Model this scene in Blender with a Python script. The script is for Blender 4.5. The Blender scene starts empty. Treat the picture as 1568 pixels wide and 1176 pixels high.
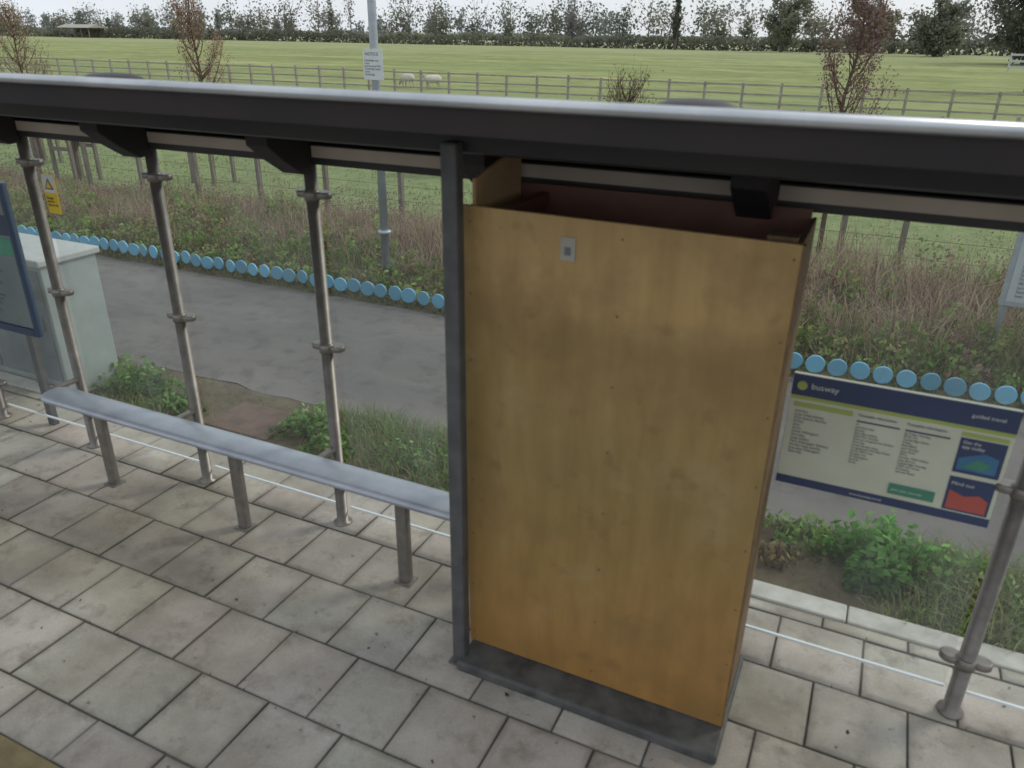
import bpy, bmesh, math, random
import numpy as np
from mathutils import Vector, Matrix
R = np.random.default_rng(7); random.seed(7)
sc = bpy.context.scene
col = sc.collection

# ------------------------------------------------------------ helpers
def link(o, parent=None):
    col.objects.link(o)
    if parent: o.parent = parent
    return o
def empty(name):
    e = bpy.data.objects.new(name, None); col.objects.link(e); return e

def newmat(name):
    m = bpy.data.materials.new(name); m.use_nodes = True
    nt = m.node_tree; b = nt.nodes['Principled BSDF']
    return m, nt, b
def noise(nt, scale, detail=5, rough=.55, coord='Object', stretch=(1,1,1)):
    tc = nt.nodes.new('ShaderNodeTexCoord'); mp = nt.nodes.new('ShaderNodeMapping')
    mp.inputs['Scale'].default_value = stretch
    n = nt.nodes.new('ShaderNodeTexNoise'); n.inputs['Scale'].default_value = scale
    n.inputs['Detail'].default_value = min(detail, 4.5); n.inputs['Roughness'].default_value = rough
    nt.links.new(tc.outputs[coord], mp.inputs[0]); nt.links.new(mp.outputs[0], n.inputs['Vector'])
    return n
def ramp(nt, src, stops):
    r = nt.nodes.new('ShaderNodeValToRGB')
    els = r.color_ramp.elements
    while len(els) < len(stops): els.new(.5)
    for e, (p, c) in zip(els, stops):
        e.position = p; e.color = (*c, 1) if len(c) == 3 else c
    nt.links.new(src, r.inputs[0]); return r
def mix(nt, a, b, fac, mode='MIX'):
    m = nt.nodes.new('ShaderNodeMix'); m.data_type = 'RGBA'; m.blend_type = mode
    def s(sock, v):
        if isinstance(v, (int, float)): sock.default_value = v
        elif isinstance(v, tuple): sock.default_value = (*v, 1) if len(v) == 3 else v
        else: nt.links.new(v, sock)
    s(m.inputs[0], fac); s(m.inputs[6], a); s(m.inputs[7], b)
    return m.outputs[2]
def bump(nt, b, h, strength=.3, dist=.01):
    bp = nt.nodes.new('ShaderNodeBump'); bp.inputs['Strength'].default_value = strength
    bp.inputs['Distance'].default_value = dist
    nt.links.new(h, bp.inputs['Height']); nt.links.new(bp.outputs[0], b.inputs['Normal'])
def pbr(name, c1, c2, scale=8, rough=.6, metal=0., bmp=.15, bd=.005, stretch=(1,1,1), detail=4):
    m, nt, b = newmat(name)
    n = noise(nt, scale, detail, .6, 'Object', stretch)
    r = ramp(nt, n.outputs[0], [(.3, c1), (.7, c2)])
    nt.links.new(r.outputs[0], b.inputs['Base Color'])
    b.inputs['Roughness'].default_value = rough; b.inputs['Metallic'].default_value = metal
    if bmp > .06: bump(nt, b, n.outputs[0], bmp, bd)
    return m
def foliage_mat(name, trans=.3):
    m = bpy.data.materials.new(name); m.use_nodes = True; nt = m.node_tree; nt.nodes.clear()
    out = nt.nodes.new('ShaderNodeOutputMaterial')
    a = nt.nodes.new('ShaderNodeAttribute'); a.attribute_name = 'col'
    d = nt.nodes.new('ShaderNodeBsdfDiffuse'); nt.links.new(a.outputs['Color'], d.inputs[0])
    if trans:
        t = nt.nodes.new('ShaderNodeBsdfTranslucent'); nt.links.new(a.outputs['Color'], t.inputs[0])
        mx = nt.nodes.new('ShaderNodeMixShader'); mx.inputs[0].default_value = trans
        nt.links.new(d.outputs[0], mx.inputs[1]); nt.links.new(t.outputs[0], mx.inputs[2])
        nt.links.new(mx.outputs[0], out.inputs[0])
    else: nt.links.new(d.outputs[0], out.inputs[0])
    return m

def np_mesh(name, V, F, C=None, mat=None, parent=None, smooth=False):
    me = bpy.data.meshes.new(name)
    V = np.asarray(V, dtype=np.float32); F = np.asarray(F, dtype=np.int32)
    k = F.shape[1]
    me.vertices.add(len(V)); me.vertices.foreach_set('co', V.ravel())
    me.loops.add(F.size); me.loops.foreach_set('vertex_index', F.ravel())
    me.polygons.add(len(F)); me.polygons.foreach_set('loop_start', np.arange(0, F.size, k, dtype=np.int32))
    try: me.polygons.foreach_set('loop_total', np.full(len(F), k, dtype=np.int32))
    except Exception: pass
    me.update(calc_edges=True); me.validate()
    if C is not None:
        ca = me.color_attributes.new('col', 'FLOAT_COLOR', 'POINT')
        cc = np.ones((len(V), 4), dtype=np.float32); cc[:, :3] = C
        ca.data.foreach_set('color', cc.ravel())
    if mat: me.materials.append(mat)
    if smooth: me.polygons.foreach_set('use_smooth', np.ones(len(F), dtype=bool))
    return link(bpy.data.objects.new(name, me), parent)

def pymesh(name, V, F, mat=None, parent=None, smooth=False, bevel=0, loc=(0,0,0)):
    me = bpy.data.meshes.new(name); me.from_pydata(V, [], F); me.update()
    bm = bmesh.new(); bm.from_mesh(me); bmesh.ops.recalc_face_normals(bm, faces=bm.faces); bm.to_mesh(me); bm.free()
    if mat: me.materials.append(mat)
    if smooth:
        for p in me.polygons: p.use_smooth = True
    o = link(bpy.data.objects.new(name, me), parent); o.location = loc
    if bevel:
        md = o.modifiers.new('b', 'BEVEL'); md.width = bevel; md.segments = 2; md.limit_method = 'ANGLE'
    return o
BF = [(0,1,3,2),(4,6,7,5),(0,4,5,1),(2,3,7,6),(0,2,6,4),(1,5,7,3)]
def box(name, x, y, z, mat, parent=None, bevel=0):
    V = [(a, b, c) for a in x for b in y for c in z]
    return pymesh(name, V, BF, mat, parent, bevel=bevel)
def prism(name, poly, x0, x1, mat, parent=None, bevel=0):
    n = len(poly)
    V = [(x0, p[0], p[1]) for p in poly] + [(x1, p[0], p[1]) for p in poly]
    F = [tuple(range(n)), tuple(range(n, 2*n))] + [(i, (i+1) % n, n+(i+1) % n, n+i) for i in range(n)]
    return pymesh(name, V, F, mat, parent, bevel=bevel)
def lathe(name, prof, mat, parent=None, loc=(0,0,0), seg=24, smooth=True, axis='Z'):
    V = []; F = []
    for r, z in prof:
        for i in range(seg):
            a = 2*math.pi*i/seg
            p = (r*math.cos(a), r*math.sin(a), z)
            if axis == 'X': p = (p[2], p[0], p[1])
            if axis == 'Y': p = (p[0], p[2], p[1])
            V.append(p)
    for j in range(len(prof)-1):
        for i in range(seg):
            F.append((j*seg+i, j*seg+(i+1) % seg, (j+1)*seg+(i+1) % seg, (j+1)*seg+i))
    F.append(tuple(range(seg))); F.append(tuple(range((len(prof)-1)*seg, len(prof)*seg)))
    o = pymesh(name, V, F, mat, parent, loc=loc)
    for p in o.data.polygons: p.use_smooth = smooth and len(p.vertices) == 4
    return o
class Tubes:
    def __init__(s): s.V = []; s.F = []; s.C = []
    def add(s, pts, rad, seg=5, c=(.1,.07,.05)):
        base = len(s.V)
        for i, p in enumerate(pts):
            p = Vector(p)
            d = (Vector(pts[min(i+1, len(pts)-1)]) - Vector(pts[max(i-1, 0)])).normalized()
            u = d.orthogonal().normalized(); v = d.cross(u)
            if i == 0: u0 = u
            else:
                u = (u0 - d*u0.dot(d)).normalized(); u0 = u; v = d.cross(u)
            for k in range(seg):
                a = 2*math.pi*k/seg
                s.V.append(p + (u*math.cos(a)+v*math.sin(a))*rad[i]); s.C.append(c)
        for i in range(len(pts)-1):
            for k in range(seg):
                s.F.append((base+i*seg+k, base+i*seg+(k+1) % seg, base+(i+1)*seg+(k+1) % seg, base+(i+1)*seg+k))
    def build(s, name, mat, parent=None):
        return np_mesh(name, np.array([tuple(v) for v in s.V]), np.array(s.F), np.array(s.C), mat, parent, True)
def leafcloud(P, size, aspect=.55, up=0.):
    n = len(P); size = np.broadcast_to(size, (n,))
    a = R.normal(size=(n,3)); a /= np.linalg.norm(a, axis=1)[:,None]
    b = R.normal(size=(n,3)); b[:,2] += up; b -= a*(a*b).sum(1)[:,None]; b /= np.linalg.norm(b, axis=1)[:,None]
    A = a*size[:,None]; B = b*(size*aspect)[:,None]
    V = np.stack([P-A, P-B, P+A, P+B], 1).reshape(-1,3)
    i = np.arange(n)[:,None]*4
    return V, i+np.array([[0,1,2,3]])
def blades(P, H, W, lean, C):
    n = len(P)
    th = R.uniform(0, 2*np.pi, n); ph = R.uniform(0, 2*np.pi, n)
    w = np.stack([np.cos(th), np.sin(th), np.zeros(n)], 1)*(W/2)[:,None]
    d = np.stack([np.cos(ph), np.sin(ph), np.zeros(n)], 1)*(H*lean)[:,None]
    up = np.zeros((n,3)); up[:,2] = H
    mid = P + up*.6 + d*.35; tip = P + up*(1-.25*lean[:,None]) + d
    V = np.stack([P-w, P+w, mid+w*.7, mid-w*.7, tip+w*.1, tip-w*.1], 1).reshape(-1,3)
    i = np.arange(n)[:,None]*6
    F = np.concatenate([i+np.array([[0,1,2,3]]), i+np.array([[3,2,4,5]])], 0)
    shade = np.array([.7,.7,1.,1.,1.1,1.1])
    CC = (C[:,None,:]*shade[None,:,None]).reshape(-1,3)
    return V, F, CC
def join(parts):
    V=[];F=[];C=[];o=0
    for v,f,c in parts:
        V.append(v);F.append(f+o);C.append(c);o+=len(v)
    return np.concatenate(V),np.concatenate(F),np.concatenate(C)
def sn(x, y, s, seed=0):
    q = np.random.default_rng(seed); t = 0
    for k in range(5):
        a = q.uniform(0, 6.28); f = s*(1+.6*k); t = t + np.sin(x*f*math.cos(a)+y*f*math.sin(a)+q.uniform(0,6.28))/(1+.4*k)
    return t/3.2
def cvar(base, n, v=.25, h=.1):
    c = np.array(base)[None,:]*(1+R.uniform(-v, v, (n,1)))*(1+R.uniform(-h, h, (n,3)))
    return np.clip(c, .005, 1)

# ------------------------------------------------------------ camera
cam = bpy.data.cameras.new('camera'); co = link(bpy.data.objects.new('camera', cam))
M = Matrix(((.9043,-.1866,.3839,0),(.4266,.3702,-.8251,0),(.0119,.91,.4144,2.75),(0,0,0,1)))
co.matrix_world = Matrix.Translation((0,0,2.75)) @ M.to_3x3().to_quaternion().to_matrix().to_4x4()
cam.sensor_width = 36; cam.lens = 27.14; cam.clip_end = 5000; cam.clip_start=.05
cam.dof.use_dof = True; cam.dof.focus_distance = 14; cam.dof.aperture_fstop = 2.6
sc.camera = co
sc.view_settings.view_transform = 'Standard'; sc.view_settings.look = 'None'; sc.view_settings.exposure = 0

# ------------------------------------------------------------ light
EL, ROT = math.radians(38), math.radians(42)
w = bpy.data.worlds.new('World'); sc.world = w; w.use_nodes = True
nt = w.node_tree; bg = nt.nodes['Background']
sky = nt.nodes.new('ShaderNodeTexSky'); sky.sky_type = 'NISHITA'; sky.sun_disc = False
sky.sun_elevation = EL; sky.sun_rotation = ROT
n = noise(nt, 2.2, 6, .6, 'Generated', (1,1,3))
r = ramp(nt, n.outputs[0], [(.35,(.78,.78,.78)),(.62,(.98,.98,.98))])
cl = mix(nt, sky.outputs[0], (8.0,8.5,9.1), r.outputs[0])
nt.links.new(cl, bg.inputs[0]); bg.inputs[1].default_value = .105
s = bpy.data.lights.new('sun','SUN'); s.energy = 1.4; s.angle = math.radians(12); s.color = (1,.95,.86)
so = link(bpy.data.objects.new('sun', s))
sv = Vector((math.sin(ROT)*math.cos(EL), math.cos(ROT)*math.cos(EL), math.sin(EL)))
so.rotation_euler = sv.to_track_quat('Z','Y').to_euler()

# ------------------------------------------------------------ materials
M_steel = pbr('stainless_steel', (.17,.155,.135), (.27,.25,.225), 12, .42, .5, .05)
M_alu = pbr('aluminium', (.40,.43,.46), (.62,.64,.66), 3, .33, .65, .03)
M_seat = pbr('seat_aluminium', (.36,.39,.44), (.48,.51,.56), 6, .38, .45, .04)
M_black = pbr('black_paint', (.018,.018,.021), (.038,.036,.037), 1.5, .55, 0, .03)
M_under = pbr('dark_roof_lining', (.012,.014,.019), (.034,.023,.020), 1.0, .75, 0, .03)
M_dark = pbr('dark_grey_post_paint', (.07,.073,.076), (.12,.122,.124), 9, .5, .2, .05)
M_cream = pbr('cream_panel', (.34,.29,.23), (.47,.41,.34), 2, .5, 0, .02)
M_bark = foliage_mat('bark', 0)
M_leaf = foliage_mat('leaves', .35)
M_grass = foliage_mat('grass_blades', .4)
M_farleaf = foliage_mat('distant_leaves', .4)
M_wood = pbr('weathered_wood', (.13,.11,.09), (.26,.23,.19), 6, .85, 0, .3, .01, (4,4,.6))
M_galv = pbr('galvanised_pole', (.36,.40,.43), (.47,.51,.54), 8, .45, .3, .05)
def flat(name, c, rough=.5, var=.08):
    c2 = tuple(min(1, x*(1+var)) for x in c); c1 = tuple(x*(1-var) for x in c)
    return pbr(name, c1, c2, 5, rough, 0, .02)
M_white = flat('white_panel', (.66,.69,.66))
M_navy = flat('navy_print', (.045,.065,.14), .35)
M_lime = flat('lime_print', (.38,.46,.13))
M_green = flat('green_print', (.07,.26,.17))
M_mapblue = flat('map_blue_print', (.06,.18,.32), .5, .3)
M_red = flat('red_print', (.45,.10,.08))
M_text = flat('grey_text_print', (.15,.17,.18))
M_yellow = flat('yellow_sign', (.72,.52,.04))

# ply
m, nt, b = newmat('plywood')
n1 = noise(nt, 3.0, 5, .6, 'Object', (5,5,.7)); n2 = noise(nt, 2.6, 5, .62); n3 = noise(nt, 7, 4, .55); n5 = noise(nt, 1.1, 3, .5)
c = ramp(nt, n1.outputs[0], [(.3,(.31,.205,.082)),(.7,(.38,.262,.112))]).outputs[0]
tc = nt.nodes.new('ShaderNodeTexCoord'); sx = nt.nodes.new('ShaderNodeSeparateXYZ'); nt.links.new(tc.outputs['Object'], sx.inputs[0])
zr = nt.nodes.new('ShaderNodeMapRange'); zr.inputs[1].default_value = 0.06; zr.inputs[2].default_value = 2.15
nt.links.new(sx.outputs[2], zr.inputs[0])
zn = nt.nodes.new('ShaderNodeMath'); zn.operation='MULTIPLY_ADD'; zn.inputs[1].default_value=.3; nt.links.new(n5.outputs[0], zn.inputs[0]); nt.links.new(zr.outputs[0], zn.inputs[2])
vert = ramp(nt, zn.outputs[0], [(.10,(1.05,.78,.52)),(.38,(.92,.80,.62)),(.64,(.80,.81,.68)),(.92,(.94,.93,.86)),(1.0,(1.30,1.26,1.22))]).outputs[0]  # pale top paints in the bus-window reflection; orange-brown toward the bottom
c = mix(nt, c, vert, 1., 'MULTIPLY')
c = mix(nt, c, (.20,.125,.05), ramp(nt, n2.outputs[0], [(.47,(0,0,0)),(.66,(.5,.5,.5))]).outputs[0])
c = mix(nt, c, (.40,.30,.16), ramp(nt, n2.outputs[0], [(.30,(.35,.35,.35)),(.43,(0,0,0))]).outputs[0])
sp = ramp(nt, n3.outputs[0], [(.60,(0,0,0)),(.74,(.45,.45,.45))]).outputs[0]
c = mix(nt, c, (.15,.085,.04), sp)
nt.links.new(c, b.inputs['Base Color']); b.inputs['Roughness'].default_value = .45
bump(nt, b, n1.outputs[0], .12, .004); M_ply = m
M_plyin = pbr('plywood_inner', (.11,.045,.030), (.18,.078,.05), 4, .6, 0, .1)  # darker red-brown tone for the boards inside the box
M_plyedge = pbr('plywood_edge', (.13,.08,.04), (.22,.14,.07), 20, .7, 0, .1)
M_slate = pbr('dark_rubber_base', (.035,.036,.036), (.12,.12,.115), 7, .65, 0, .4, .01)

# ------------------------------------------------------------ ground
YS = [-200,-30,-5,0,.78,.8,1,2,3,3.66,3.7,3.9,4.2,4.5,4.7,5.5,6.5,7.15,7.4,7.8,8.3,9,9.8,10.6,11.4,12.5,14,17,21,27,34,42,55,75,100,140,200,300,500,900,2500]
XS = sorted(set(list(np.arange(-24,8,.5))+[-3000,-1500,-700,-400,-250,-160,-110,-80,-60,-48,-38,-30]+[9,11,14,18,24,32,45,60,90,150,300,700,1500,3000]))
def gz(x, y):
    prof = [(-1e4,-.3),(3.6,-.3),(3.69,-.08),(4.3,-.11),(4.7,-.16),(7.1,-.16),(7.5,-.12),(8.5,-.14),(11,-.38),(1e5,-.4)]
    z = np.interp(y, [p[0] for p in prof], [p[1] for p in prof])
    amp = np.interp(y, [3.6,3.8,4.5,4.65,7.3,7.6,11,30,200,1e5],[0,.02,.02,0,0,.04,.05,.05,.15,.15])
    return z + amp*sn(np.asarray(x)*1., np.asarray(y)*1., 1.3, 3)
X, Y = np.meshgrid(XS, YS); Z = gz(X, Y)
V = np.stack([X,Y,Z],-1).reshape(-1,3); nx=len(XS); ny=len(YS)
idx = np.arange(nx*ny).reshape(ny,nx)
F = np.stack([idx[:-1,:-1],idx[:-1,1:],idx[1:,1:],idx[1:,:-1]],-1).reshape(-1,4)
m, nt, b = newmat('ground_grass_soil')
geo = nt.nodes.new('ShaderNodeNewGeometry'); sx = nt.nodes.new('ShaderNodeSeparateXYZ'); nt.links.new(geo.outputs['Position'], sx.inputs[0])
def mrange(a, bb, src):
    k = nt.nodes.new('ShaderNodeMapRange'); k.inputs[1].default_value=a; k.inputs[2].default_value=bb; nt.links.new(src,k.inputs[0]); return k.outputs[0]
nf = noise(nt, .20, 5, .75, 'Object', (.3,1,1)); ng = noise(nt, 2.5, 5, .7); ns = noise(nt, .05, 4, .5, 'Object', (.25,1,1)); nm = noise(nt, .9, 4, .7, 'Object', (.5,1,1))
near = ramp(nt, ng.outputs[0], [(.3,(.17,.215,.10)),(.7,(.28,.325,.155))]).outputs[0]
far = ramp(nt, nf.outputs[0], [(.32,(.19,.23,.095)),(.5,(.29,.32,.135)),(.68,(.39,.395,.195))]).outputs[0]
far = mix(nt, far, (.20,.245,.105), ramp(nt, ns.outputs[0], [(.45,(0,0,0)),(.65,(.7,.7,.7))]).outputs[0])
far = mix(nt, far, (.74,.76,.70), ramp(nt, nm.outputs[0], [(.48,(0,0,0)),(.62,(1,1,1))]).outputs[0], 'MULTIPLY')
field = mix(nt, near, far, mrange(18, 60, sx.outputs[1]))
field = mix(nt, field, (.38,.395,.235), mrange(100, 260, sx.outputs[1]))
soil = ramp(nt, ng.outputs[0], [(.3,(.075,.058,.04)),(.7,(.17,.14,.095))]).outputs[0]
c = mix(nt, soil, field, mrange(10.4, 11.6, sx.outputs[1]))
nt.links.new(c, b.inputs['Base Color']); b.inputs['Roughness'].default_value = .95; b.inputs['Specular IOR Level'].default_value=.05
bump(nt, b, ng.outputs[0], .5, .05)
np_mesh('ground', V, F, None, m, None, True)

# footpath (asphalt)
m, nt, b = newmat('asphalt')
n1 = noise(nt, 160, 3, .7); n2 = noise(nt, .8, 5, .6, 'Object', (.4,1,1)); n3 = noise(nt, 5, 5, .65)
c = ramp(nt, n1.outputs[0], [(.3,(.08,.074,.07)),(.7,(.165,.156,.15))]).outputs[0]
c = mix(nt, c, (.185,.168,.152), ramp(nt, n2.outputs[0], [(.42,(0,0,0)),(.62,(.8,.8,.8))]).outputs[0])
c = mix(nt, c, (.075,.07,.063), ramp(nt, n3.outputs[0], [(.52,(0,0,0)),(.68,(.6,.6,.6))]).outputs[0])
nt.links.new(c, b.inputs['Base Color']); b.inputs['Roughness'].default_value=.85; bump(nt, b, n1.outputs[0], .4, .004)
xs = np.arange(-40, 20.01, .1); near = 4.62+.07*sn(xs, 0*xs, 2.3, 5)+.03*sn(xs,0*xs,9,6); farr = 7.08+.05*sn(xs,0*xs,3,8)
V = np.concatenate([np.stack([xs,near,0*xs-.150],1), np.stack([xs,(near+farr)/2,0*xs-.135],1), np.stack([xs,farr,0*xs-.150],1)])
k=len(xs); i=np.arange(k-1); F = np.concatenate([np.stack([i,i+1,k+i+1,k+i],1), np.stack([k+i,k+i+1,2*k+i+1,2*k+i],1)])
np_mesh('footpath', V, F, None, m, None, True)

# platform body + kerbs
M_conc = pbr('concrete_kerb', (.38,.37,.33), (.58,.57,.52), 6, .85, 0, .2, .004)
M_joint = pbr('joint_sand_moss', (.07,.063,.05), (.14,.13,.10), 6, .95, 0, .3)
box('platform_base', (-40,20), (1.0,3.56), (-.29,-.009), M_joint)
def kerbrow(name, y0, y1, z0, z1, L, mat):
    V=[];F=[]
    x=-40.
    while x<20:
        a,bq=x+.004,x+L-.004
        zz=z1+R.uniform(-.002,.002)
        ve=[(p,q_,r_) for p in (a,bq) for q_ in (y0,y1) for r_ in (z0,zz)]
        o=len(V); V+=ve
        F+=[tuple(o+t for t in f) for f in BF]
        x+=L
    pymesh(name,V,F,mat,bevel=.008)
kerbrow('platform_edging_kerb', 3.562, 3.70, -.28, .012, .915, M_conc)
kerbrow('platform_front_kerb', .80, .998, -.295, .003, .915, M_conc)
M_tact = pbr('yellow_tactile_paving', (.15,.12,.06), (.27,.21,.10), 9, .85, 0, .3)
# slabs
m, nt, b = newmat('paving_slab')
a = nt.nodes.new('ShaderNodeAttribute'); a.attribute_name='col'
n1 = noise(nt, 2.2, 5, .62); n2 = noise(nt, 90, 3, .6); n3 = noise(nt, 6, 5, .7); n4 = noise(nt, .7, 4, .5); n5=noise(nt, 24, 3, .5)
c = mix(nt, a.outputs['Color'], (.68,.66,.63), ramp(nt, n1.outputs[0], [(.38,(0,0,0)),(.64,(1,1,1))]).outputs[0], 'MULTIPLY')
c = mix(nt, c, (.18,.16,.13), ramp(nt, n3.outputs[0], [(.52,(0,0,0)),(.70,(.6,.6,.6))]).outputs[0])
c = mix(nt, c, (.78,.74,.67), ramp(nt, n4.outputs[0], [(.42,(0,0,0)),(.62,(1,1,1))]).outputs[0], 'MULTIPLY')
c = mix(nt, c, (.80,.78,.74), ramp(nt, n2.outputs[0], [(.35,(0,0,0)),(.65,(.6,.6,.6))]).outputs[0], 'MULTIPLY')
c = mix(nt, c, (.06,.055,.05), ramp(nt, n5.outputs[0], [(.71,(0,0,0)),(.75,(.75,.75,.75))]).outputs[0])
nt.links.new(c, b.inputs['Base Color']); b.inputs['Roughness'].default_value=.75
bump(nt, b, n2.outputs[0], .3, .002); M_slab = m
def slabs(name, x0, x1, rows, W, D, ystart, xoff, mat, base):
    V=[];F=[];C=[]
    for rr in range(*rows):
        y0=max(1.236,ystart+rr*D); off=xoff+(W/2 if rr%2 else 0)
        k0=int((x0-off)/W); k1=int((x1-off)/W)
        for kk in range(k0,k1):
            xa=off+kk*W; g=.0040
            e=.005
            y1=min(ystart+(rr+1)*D, 3.562)
            if y1-y0<.05: continue
            dz=R.uniform(-.0025,.0025); tx,ty=R.uniform(-.004,.004,2)
            cc=np.array(base)*(1+R.uniform(-.08,.08))*(1+R.uniform(-.02,.02,3))
            o=len(V); dk=R.uniform(.78,.95)
            for (dx,z,f_) in ((g,-.008,.4),(g,-.004,.55),(g+e,0,dk),(g+.035,0,1.)):
                for (sx_,sy_) in ((0,0),(1,0),(1,1),(0,1)):
                    px=xa+(dx if sx_==0 else W-dx); py=(y0+dx if sy_==0 else y1-dx)
                    V.append((px,py,z+dz+tx*(sx_-.5)+ty*(sy_-.5)))
                    C.append(cc*f_)
            for l in (0,4,8):
                for q_ in range(4): F.append((o+l+q_, o+l+(q_+1)%4, o+l+4+(q_+1)%4, o+l+4+q_))
            F.append((o+12,o+13,o+14,o+15))
    return np_mesh(name, np.array(V), np.array(F), np.array(C), mat)
slabs('platform_paving', -24, 9, (-4,3), .4, .4, 2.67, .15, M_slab, (.485,.455,.405))
box('tactile_paving_strip', (-40,20), (1.0,1.232), (-.008,.001), M_tact)
box('busway_track', (-40,20), (-.6,.5), (-.29,-.25), M_conc)

# ------------------------------------------------------------ bus shelter
sh = empty('bus_shelter')
zu = lambda y: 2.552-.252*(y-1.98)
X0,X1 = -9.2, 3.4
prism('roof_sheet', [(1.985,zu(1.985)),(3.32,zu(3.32)),(3.32,zu(3.32)+.03),(1.985,zu(1.985)+.02)], X0, X1, M_under, sh)
ed=[(1.96+.022*math.cos(t), 2.577+.0165*math.sin(t)) for t in np.linspace(0,2*math.pi,14,endpoint=False)]
o=prism('roof_front_edge', ed, X0-.02, X1+.02, M_alu, sh)
for p in o.data.polygons: p.use_smooth = len(p.vertices)==4
prism('roof_front_fascia', [(1.962,2.559),(1.984,2.559),(1.984,2.485),(1.967,2.487)], X0, X1, M_under, sh)
box('rear_beam', (X0,X1), (3.10,3.18), (2.150,zu(3.14)-.012), M_black, sh, .006)
prism('roof_purlin', [(2.50,zu(2.50)-.004),(2.56,zu(2.56)-.004),(2.56,zu(2.56)-.06),(2.50,zu(2.50)-.06)], X0, X1, M_black, sh)
PX = [-7.96,-6.88,-5.80,-4.78,-3.70,-2.60,-1.50,-.41,.72,1.83,2.93]
for i,x in enumerate(PX):
    prism('roof_arm_%d'%i, [(2.80,zu(2.80)-.004),(3.098,zu(3.098)-.004),(3.098,2.115),(3.03,2.11),(2.90,zu(2.90)-.13),(2.80,zu(2.80)-.08)], x-.065, x+.065, M_under, sh, .006)
    if i<len(PX)-1:
        box('cream_infill_%d'%i, (x+.07, PX[i+1]-.07), (3.094,3.0995), (2.186,2.240), M_cream, sh)
    lathe('post_%d'%i, [(.055,0),(.055,.012),(.034,.014),(.034,2.15)], M_steel, sh, (x,3.157,0))
    for z in (.29,1.156,1.99):
        lathe('clamp_collar_%d'%i, [(.042,-.026),(.042,.026)], M_steel, sh, (x,3.157,z))
        for sgn in (-1,1):
            o=lathe('glass_clamp_%d'%i, [(.034,-.017),(.040,-.013),(.040,.013),(.034,.017)], M_steel, sh, (x+sgn*.058,3.172,z), 16)
            o.scale=(1.15,1,1)
# glass
m, nt, b = newmat('shelter_glass')
nt.nodes.remove(b)
out=nt.nodes['Material Output']; tr=nt.nodes.new('ShaderNodeBsdfTransparent'); tr.inputs[0].default_value=(.93,.965,.95,1)
gl=nt.nodes.new('ShaderNodeBsdfGlossy'); gl.inputs['Roughness'].default_value=.04
df=nt.nodes.new('ShaderNodeBsdfDiffuse'); df.inputs[0].default_value=(.7,.73,.72,1)
fr=nt.nodes.new('ShaderNodeFresnel'); fr.inputs[0].default_value=1.45
m1=nt.nodes.new('ShaderNodeMixShader'); m2=nt.nodes.new('ShaderNodeMixShader')
nz=noise(nt,1.3,4,.65,'Object',(2,1,.6)); rr=ramp(nt,nz.outputs[0],[(.35,(.05,.05,.05)),(.75,(.18,.18,.18))])
nt.links.new(fr.outputs[0],m1.inputs[0]); nt.links.new(tr.outputs[0],m1.inputs[1]); nt.links.new(gl.outputs[0],m1.inputs[2])
nt.links.new(rr.outputs[0],m2.inputs[0]); nt.links.new(m1.outputs[0],m2.inputs[1]); nt.links.new(df.outputs[0],m2.inputs[2])
nt.links.new(m2.outputs[0],out.inputs[0]); M_glass=m
M_gedge=flat('glass_edge_glint',(.75,.80,.80),.2)  # near-white colour stands in for the bright reflection along the glass bottom
for i in range(len(PX)-1):
    xa,xb=PX[i]+.045,PX[i+1]-.045
    np_mesh('glass_pane_%d'%i, [(xa,3.19,.11),(xb,3.19,.11),(xb,3.19,2.13),(xa,3.19,2.13)], [[0,1,2,3]], None, M_glass, sh)
    box('glass_edge_%d'%i, (xa,xb),(3.184,3.196),(.097,.109), M_gedge, sh)
# front post
box('front_post', (-1.430,-1.364),(2.44,2.50),(0,zu(2.47)-.03), M_dark, sh, .010)
box('front_post_foot', (-1.445,-1.35),(2.425,2.515),(0,.012), M_dark, sh, .003)
for x in (-2.78,-.50):
    lathe('roof_beacon_dome', [(.13,0),(.13,.045),(.115,.070),(.075,.084),(.01,.089)], M_black, sh, (x,2.25,zu(2.25)+.018))

# ------------------------------------------------------------ perch bench
bn = empty('perch_bench')
sx0,sx1=-4.74,-1.60
pf=[(2.80,.520),(2.785,.535),(2.79,.552),(2.82,.562),(2.90,.572),(2.96,.570),(2.985,.556),(2.975,.538),(2.95,.53)]
V=[];F=[];n=len(pf)
xs_=[(sx0,.25),(sx0+.03,.75),(sx0+.09,1),(sx1-.03,1),(sx1,.7)]
cy,cz=2.885,.545
for x,sc_ in xs_:
    for p in pf: V.append((x, cy+(p[0]-cy)*sc_, cz+(p[1]-cz)*sc_))
for j in range(len(xs_)-1):
    for i in range(n): F.append((j*n+i,j*n+(i+1)%n,(j+1)*n+(i+1)%n,(j+1)*n+i))
F.append(tuple(range(n))); F.append(tuple(range((len(xs_)-1)*n,len(xs_)*n)))
o=pymesh('seat',V,F,M_seat,bn,smooth=False)
for p in o.data.polygons: p.use_smooth=len(p.vertices)==4
for i,x in enumerate((-4.22,-3.10,-1.955)):
    box('leg_%d'%i,(x-.037,x+.037),(2.83,2.88),(0,.53),M_steel,bn,.014)
    box('leg_foot_%d'%i,(x-.05,x+.05),(2.81,2.90),(0,.01),M_steel,bn,.002)
for i,x in enumerate(PX[3:6]):
    box('seat_bracket_%d'%i,(x-.02,x+.02),(2.95,3.13),(.515,.54),M_steel,bn,.004)

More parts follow.
